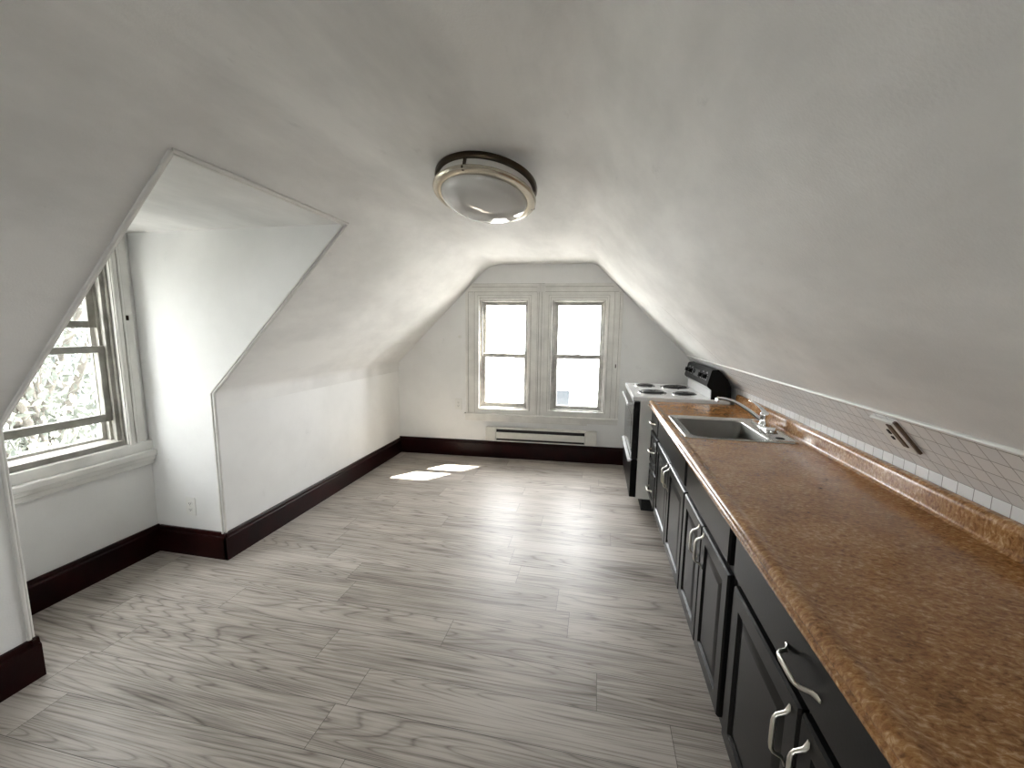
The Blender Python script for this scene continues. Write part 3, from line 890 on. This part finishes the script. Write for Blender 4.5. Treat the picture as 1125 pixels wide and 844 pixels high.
def on_face(y, s): return Vector((.832, y, 1.046))+fd*s+Vector((0, 0, 0))
for k, y in enumerate((3.455, 3.570, 3.955, 4.070)):
    c = on_face(y, .054)
    bm = bmesh.new()
    lathe(bm, [(.022, -.002), (.022, .004), (.0175, .008), (.0165, .026), (.014, .029), (0, .029)], (0, 0, 0), 20)
    box(bm, -.0045, .0045, -.016, .016, .020, .034)
    rot = fnv.to_track_quat('Z', 'Y').to_matrix().to_4x4()
    bmesh.ops.transform(bm, matrix=Matrix.Translation(c) @ rot, verts=bm.verts[:])
    kb = finish(bm, 'knob', M['gloss_black'], cp, smooth=30)
    bm = bmesh.new()      # printed dial marks round the knob
    for q in range(9):
        a = -2.3+4.6*q/8+PI/2
        p = c+fd*(.034*math.sin(a))+Vector((0, 1, 0))*(.034*math.cos(a))+fnv*.0012
        d1 = (fd*math.sin(a)+Vector((0, 1, 0))*math.cos(a))*.0055; d2 = (fd*math.cos(a)-Vector((0, 1, 0))*math.sin(a))*.0035
        bm.faces.new([bm.verts.new(p+s1*d1+s2*d2) for s1, s2 in ((-1, -1), (1, -1), (1, 1), (-1, 1))])
    finish(bm, 'dial_marks', M['mark'], cp)
c = on_face(3.76, .054)
bm = bmesh.new()
h1 = .030
v = [bm.verts.new(c+fd*a*h1+Vector((0, 1, 0))*b*.10+fnv*k) for k in (-.002, .003) for a, b in ((-1, -1), (1, -1), (1, 1), (-1, 1))]
for f in ((0, 1, 2, 3), (4, 5, 6, 7), (0, 1, 5, 4), (1, 2, 6, 5), (2, 3, 7, 6), (3, 0, 4, 7)): bm.faces.new([v[i] for i in f])
finish(bm, 'clock_panel', M['pane_dark'], cp)

# ------------------------------------------------------------------ ceiling lamp
# it hangs loose: the edge towards the viewpoint touches the ceiling, the far edge has dropped
lp = empty('ceiling_light')
ln = Vector((.0893, .216, 1)).normalized()
lp.matrix_world = Matrix.Translation(Vector((-.5017, 1.8232, 2.0161))+ln*.066) @ ln.to_track_quat('Z', 'Y').to_matrix().to_4x4()
tag(lp, 'round flush ceiling light with glossy dome and metal rings, hanging crooked', 'lamp')
def lampart(nm, prof, mat, smooth=35, cap=False):
    bm = bmesh.new(); lathe(bm, prof, (0, 0, 0), 72, cap=cap)
    return finish(bm, nm, mat, lp, smooth=smooth)
lampart('ceiling_band', [(.205, 0), (.221, 0), (.223, -.006), (.223, -.015), (.219, -.021), (.205, -.021)], M['bronze'])
lampart('drum', [(.2045, -.001), (.2045, -.072)], M['drum'])
lampart('trim_ring', [(.205, -.052), (.219, -.052), (.224, -.057), (.224, -.066), (.219, -.072), (.193, -.078), (.188, -.076), (.186, -.070)], M['ringmetal'])
dome = [(.1875, -.072)]
for i in range(1, 17):
    a = PI/2*i/16
    dome.append((.1875*math.cos(a) if i < 16 else 0, -.074-.066*math.sin(a)))
lampart('dome', dome, M['opal'], 60)
for k in range(3):
    a = math.radians(-136)+k*2*PI/3
    bm = bmesh.new()
    box(bm, .2040, .2165, -.004, .004, -.074, -.010)
    box(bm, .2165, .2255, -.003, .003, -.069, -.060)
    bmesh.ops.rotate(bm, verts=bm.verts[:], cent=(0, 0, 0), matrix=Matrix.Rotation(a, 3, 'Z'))
    finish(bm, 'strut', M['bronze'], lp)

bm = bmesh.new()
lathe(bm, [(.055, -.004), (.055, .030)], (0, .02, 0), 24)
finish(bm, 'mounting_bracket', M['bronze'], lp, smooth=40)
lampart('back_pan', [(.206, -.0005), (0, -.0005)], M['bronze'])

# ------------------------------------------------------------------ baseboard heater
ht = empty('baseboard_heater', (-.575, YB, .21))
tag(ht, 'cream electric baseboard heater on the gable wall below the two windows', 'heater')
hx0, hx1, hz0, hz1 = -1.185, .036, .205, .358
bm = bmesh.new()
A_, B_ = hx0+.117, hx1-.127
box(bm, A_, B_, YB-.012, YB-.001, hz0, hz1-.012)
prism(bm, [(YB-.001, hz1), (YB-.052, hz1), (YB-.060, hz1-.012), (YB-.058, hz1-.016), (YB-.050, hz1-.012), (YB-.001, hz1-.010)], A_, B_, 'x')
box(bm, A_, B_, YB-.062, YB-.056, hz0, hz0+.010); box(bm, A_, B_, YB-.056, YB-.012, hz0, hz0+.003)
o = finish(bm, 'body', M['heater'], ht); o.location = -ht.location
bm = bmesh.new()
prism(bm, [(YB-.052, hz0+.034), (YB-.062, hz0+.032), (YB-.064, hz1-.056), (YB-.054, hz1-.050), (YB-.050, hz1-.054)], A_, B_, 'x')
o = finish(bm, 'front_cover', M['heater'], ht, bevel=.002); o.location = -ht.location
for a, b in ((hx0, hx0+.115), (hx1-.125, hx1)):
    o = boxes('end_cap', M['heater'], ht, (a, b, YB-.066, YB-.001, hz0, hz1), bevel=.004); o.location = -ht.location
bm = bmesh.new()
box(bm, hx0+.12, hx1-.13, YB-.048, YB-.013, hz0+.004, hz1-.022)
o = finish(bm, 'heating_element', M['dark'], ht); o.location = -ht.location
to_back(ht)

# ------------------------------------------------------------------ outlets and small wall things
def outlet(name, label, M4, w=.074, h=.118, sockets=True, mat=None):
    """cover plate in its own x (across), y (out of the wall), z (up) frame"""
    r = empty(name); tag(r, label, 'outlet')
    bm = bmesh.new(); box(bm, -w/2, w/2, 0, .006, -h/2, h/2)
    finish(bm, 'cover_plate', M['plate'], r, bevel=.003)
    for s in (-1, 1):
        bm = bmesh.new()
        prism(bm, rrect(-.016, .016, s*.020-.0135, s*.020+.0135, .009, 4), .004, .0085, 'z')
        bmesh.ops.transform(bm, matrix=Matrix(((1, 0, 0, 0), (0, 0, 1, 0), (0, 1, 0, 0), (0, 0, 0, 1))), verts=bm.verts[:])
        so = finish(bm, 'socket', mat or M['plate'], r)
        bm = bmesh.new()
        for x in (-.0062, .0062): box(bm, x-.0013, x+.0013, .0080, .0092, s*.020-.002, s*.020+.007)
        lathe(bm, [(.0026, .0080), (.0026, .0092)], (0, 0, s*.020-.007), 10, axis='y')
        finish(bm, 'slots', M['dark'], so)
    bm = bmesh.new(); lathe(bm, [(.0032, .0055), (.0028, .0075)], (0, 0, 0), 12, axis='y'); finish(bm, 'screw', M['nickel'], r)
    r.matrix_world = M4
    return r
# frame: columns = across, out, up
def frame(c, ax, out, up):
    m = Matrix.Identity(4)
    for i, v in enumerate((ax, out, up)):
        for k in range(3): m[k][i] = v[k]
    for k in range(3): m[k][3] = c[k]
    return m
outlet('wall_outlet', 'white duplex outlet low on the side wall of the window alcove', frame((-2.470, YF, .318), (1, 0, 0), (0, -1, 0), (0, 0, 1)))
o = outlet('wall_outlet', 'white duplex outlet on the gable wall beside the window apron', frame((0, 0, 0), (1, 0, 0), (0, -1, 0), (0, 0, 1)), w=.080, h=.128)
o.matrix_world = BACK @ frame((-1.514, YB, .595), (1, 0, 0), (0, -1, 0), (0, 0, 1))
# outlet box on the sloping tile: white plate standing off the tile, brown sockets
us = Vector((XT-XW, 0, ZT-ZFOLD)).normalized(); un = Vector((-us.z, 0, us.x))
if un.x > 0: un = -un
t = (1.135-ZFOLD)/(ZT-ZFOLD)
c = Vector((XW+(XT-XW)*t, 1.524, 1.135))
r = empty('tile_outlet'); tag(r, 'raised white outlet plate with brown sockets on the sloping white tile', 'outlet')
bm = bmesh.new()
box(bm, -.056, .056, .0005, .010, -.062, .062)
box(bm, -.056, .056, .010, .0125, .054, .062)
finish(bm, 'cover_plate', M['plate'], r, bevel=.002)
bm = bmesh.new(); box(bm, .0565, .066, .0006, .0085, -.060, .064); finish(bm, 'side_shade_strip', M['brownplastic'], r)  # dark strip paints the shaded side of the raised plate
bm = bmesh.new(); box(bm, .018, .040, .009, .0135, -.040, .050); finish(bm, 'socket', M['brownplastic'], r, bevel=.001)
bm = bmesh.new(); box(bm, -.006, .004, .009, .013, .005, .022); box(bm, -.012, -.002, .009, .013, -.020, -.008); finish(bm, 'slots', M['dark'], r)
r.matrix_world = frame(c, (0, -1, 0), un, us)
# small round wall hook
hk = empty('wall_hook'); tag(hk, 'small round white wall hook on the gable wall above the outlet', 'hook')
bm = bmesh.new(); lathe(bm, [(.022, 0), (.022, .004), (.016, .007), (0, .008)], (0, 0, 0), 24, axis='y')
finish(bm, 'backplate', M['plate'], hk, smooth=40)
bm = bmesh.new(); sweep(bm, [(0, .006, .004), (0, .018, 0), (0, .024, -.006), (0, .022, .006)], .0035, 8)
finish(bm, 'peg', M['nickel'], hk, smooth=60)
hk.matrix_world = BACK @ frame((-1.496, YB, 1.357), (1, 0, 0), (0, -1, 0), (0, 0, 1))

# ------------------------------------------------------------------ outdoors
GZ = -5.6
struct(boxes('ground', M['lawn'], None, (-60, 60, -40, 80, GZ-.2, GZ)))
def tree(name, label, base, crowns, n, leaf, mat, trunk_r=.16, seed=1):
    rnd = random.Random(seed)
    r = empty(name, base); tag(r, label, 'tree')
    bx, by, bz = base
    bm = bmesh.new()
    top = Vector(crowns[0][0])
    pts = [Vector((bx, by, bz)).lerp(top, t)+Vector((.12*math.sin(5*t), .10*math.sin(4*t+1), 0)) for t in [i/8 for i in range(9)]]
    sweep(bm, [p-r.location for p in pts], [(trunk_r*(1-.07*i),)*2 for i in range(9)], 10, up=(1, 0, 0))
    for c, rad in crowns:
        for q in range(7):
            d = Vector((rnd.uniform(-1, 1), rnd.uniform(-1, 1), rnd.uniform(-.7, 1))).normalized()
            e = Vector(c)+Vector((d.x*rad[0], d.y*rad[1], d.z*rad[2]))*.8
            s = pts[rnd.choice((4, 5, 6, 7))]
            m_ = s.lerp(e, .5)+Vector((0, 0, .15))
            sweep(bm, [p-r.location for p in (s, m_, e)], [(trunk_r*.35,)*2, (trunk_r*.22,)*2, (trunk_r*.08,)*2], 6, up=(1, 0, 0))
    finish(bm, 'trunk', M['bark'], r, smooth=60)
    vv, ff = [], []
    for c, rad in crowns:
        for i in range(n):
            while True:
                d = Vector((rnd.uniform(-1, 1), rnd.uniform(-1, 1), rnd.uniform(-1, 1)))
                if .25 < d.length <= 1: break
            p = Vector((c[0]+d.x*rad[0], c[1]+d.y*rad[1], c[2]+d.z*rad[2]))-r.location
            e = Euler((rnd.uniform(0, 6.3), rnd.uniform(0, 6.3), rnd.uniform(0, 6.3))).to_matrix()
            s = leaf*rnd.uniform(.6, 1.25); k = len(vv)
            for q in ((-1, 0, 0), (-.35, -.38, .06), (.45, -.32, .04), (1, 0, -.08), (.45, .32, .04), (-.35, .38, .06)):
                vv.append(p+e @ Vector(q)*s)
            ff.append(tuple(range(k, k+6)))
    me = bpy.data.meshes.new('foliage'); me.from_pydata(vv, [], ff)
    link('foliage', me, mat, r)
    return r
tree('leafy_tree', 'leafy green tree outside the alcove window, with unseen crowns added to block sky light', (-8.6, 5.0, GZ), [((-8.8, 5.0, .6), (2.2, 2.9, 2.4)), ((-8.0, 3.4, -1.6), (1.8, 2.2, 1.6)), ((-7.0, .4, 1.6), (2.1, 3.2, 3.4)), ((-7.6, 3.6, 4.2), (2.2, 3.0, 2.2)), ((-6.2, -3.6, 1.8), (2.0, 2.8, 3.6))], 9500, .07, M['leaf'], .2, 3)  # outlying crowns are out of view, added to block sky light on the alcove wall
tree('leafy_tree', 'tall blue-green tree standing behind the nearer tree outside the alcove window', (-16, 9.6, GZ), [((-16, 9.6, 2.4), (2.8, 4.0, 4.2)), ((-15.2, 5.2, 1.2), (2.2, 3.6, 4.4))], 7000, .14, M['leaf_blue'], .25, 4)
tree('garden_tree', 'small leafy tree seen low through the gable window nearer the range', (.30, 13.6, GZ), [((.30, 13.6, -2.0), (.95, .95, 1.45))], 900, .11, M['leaf'], .1, 5)
tree('sun_blocker_tree', 'tall dense unseen tree added beside the gable, its crown blocking the sun', (5.2, 8.1, GZ), [((4.42, 7.95, 7.3), (2.1, 2.0, 2.2))], 12000, .17, M['leaf'], .22, 6)  # out of view, added to keep the sun off one gable window
hs = empty('neighbour_house', (-3.2, 24, GZ)); tag(hs, 'pale neighbouring house seen through the gable window nearer the range', 'house')
def hp(o): o.location = -hs.location; return o
bm = bmesh.new(); box(bm, -6.2, -.9, 22, 27, GZ, -1.4); prism(bm, [(-6.2, -1.4), (-.9, -1.4), (-3.55, .2)], 22, 27); hp(finish(bm, 'wall', M['siding'], hs))
bm = bmesh.new()
for sgn in (-1, 1):
    e = -3.55+sgn*2.95
    prism(bm, [(-3.55, .22), (e, -1.56), (e, -1.44), (-3.55, .36)], 21.7, 27.3)
hp(finish(bm, 'roof', M['shingle'], hs))
for x in (-2.9, -1.7):
    w = hp(boxes('window', M['trim'], hs, (x-.45, x+.45, 21.95, 22.01, -3.0, -1.7)))
    boxes('pane', M['pane_dark'], w, (x-.36, x+.36, 21.93, 21.955, -2.9, -1.8))

# ------------------------------------------------------------------ light
world = bpy.data.worlds.new('sky'); S.world = world; world.use_nodes = True
nt = world.node_tree
bg = nt.nodes['Background']
bg.inputs['Color'].default_value = (.985, .99, 1.0, 1)
bg.inputs['Strength'].default_value = 6.0
sun = bpy.data.lights.new('sun', 'SUN'); sun.energy = 22; sun.angle = math.radians(1.2); sun.color = (1, .93, .82)
so = bpy.data.objects.new('sun', sun); COL.objects.link(so)
so.rotation_euler = Vector((-.465, -.585, -1.0)).to_track_quat('-Z', 'Y').to_euler()
so.location = (6, 9, 12)
def portal(name, c, nrm, w, h):
    l = bpy.data.lights.new(name, 'AREA'); l.shape = 'RECTANGLE'; l.size = w; l.size_y = h; l.cycles.is_portal = True
    o = bpy.data.objects.new(name, l); COL.objects.link(o); o.location = c
    o.rotation_euler = Vector(nrm).to_track_quat('-Z', 'Z').to_euler()
portal('sky_portal', BACK @ Vector(((OL[0]+OL[1])/2, YB+.16, 1.16)), (0, -1, 0), .56, 1.2)
portal('sky_portal', BACK @ Vector(((OR[0]+OR[1])/2, YB+.16, 1.16)), (0, -1, 0), .58, 1.2)
portal('sky_portal', (XWIN-.15, 1.57, 1.29), (1, 0, 0), .70, 1.12)
portal('sky_portal', ((FW[0]+FW[1])/2, YFRONT-.15, 1.25), (0, 1, 0), .7, .9)

# ------------------------------------------------------------------ camera
f, p, y, r, h = 454.683, .1336, .2005, .0116, 1.4545
cam = bpy.data.cameras.new('camera'); co = bpy.data.objects.new('camera', cam); COL.objects.link(co)
cam.sensor_fit = 'HORIZONTAL'; cam.sensor_width = 36; cam.lens = f/1125*36; cam.clip_start = .02; cam.clip_end = 300
fw = Vector((-math.sin(y)*math.cos(p), math.cos(y)*math.cos(p), -math.sin(p)))
rt = Vector((math.cos(y), math.sin(y), 0)); upv = rt.cross(fw)
rt2 = rt*math.cos(r)-upv*math.sin(r)*-1 if False else rt*math.cos(r)+upv*math.sin(r)
up2 = fw.cross(rt2)*-1
up2 = rt2.cross(fw)
m = Matrix.Identity(4)
for k in range(3):
    m[k][0] = rt2[k]; m[k][1] = up2[k]; m[k][2] = -fw[k]
m[0][3], m[1][3], m[2][3] = 0, 0, h
co.matrix_world = m
S.camera = co
S.view_settings.view_transform = 'Standard'; S.view_settings.look = 'None'
S.view_settings.gamma = 1; S.view_settings.use_curve_mapping = False
S.view_settings.exposure = 2.0
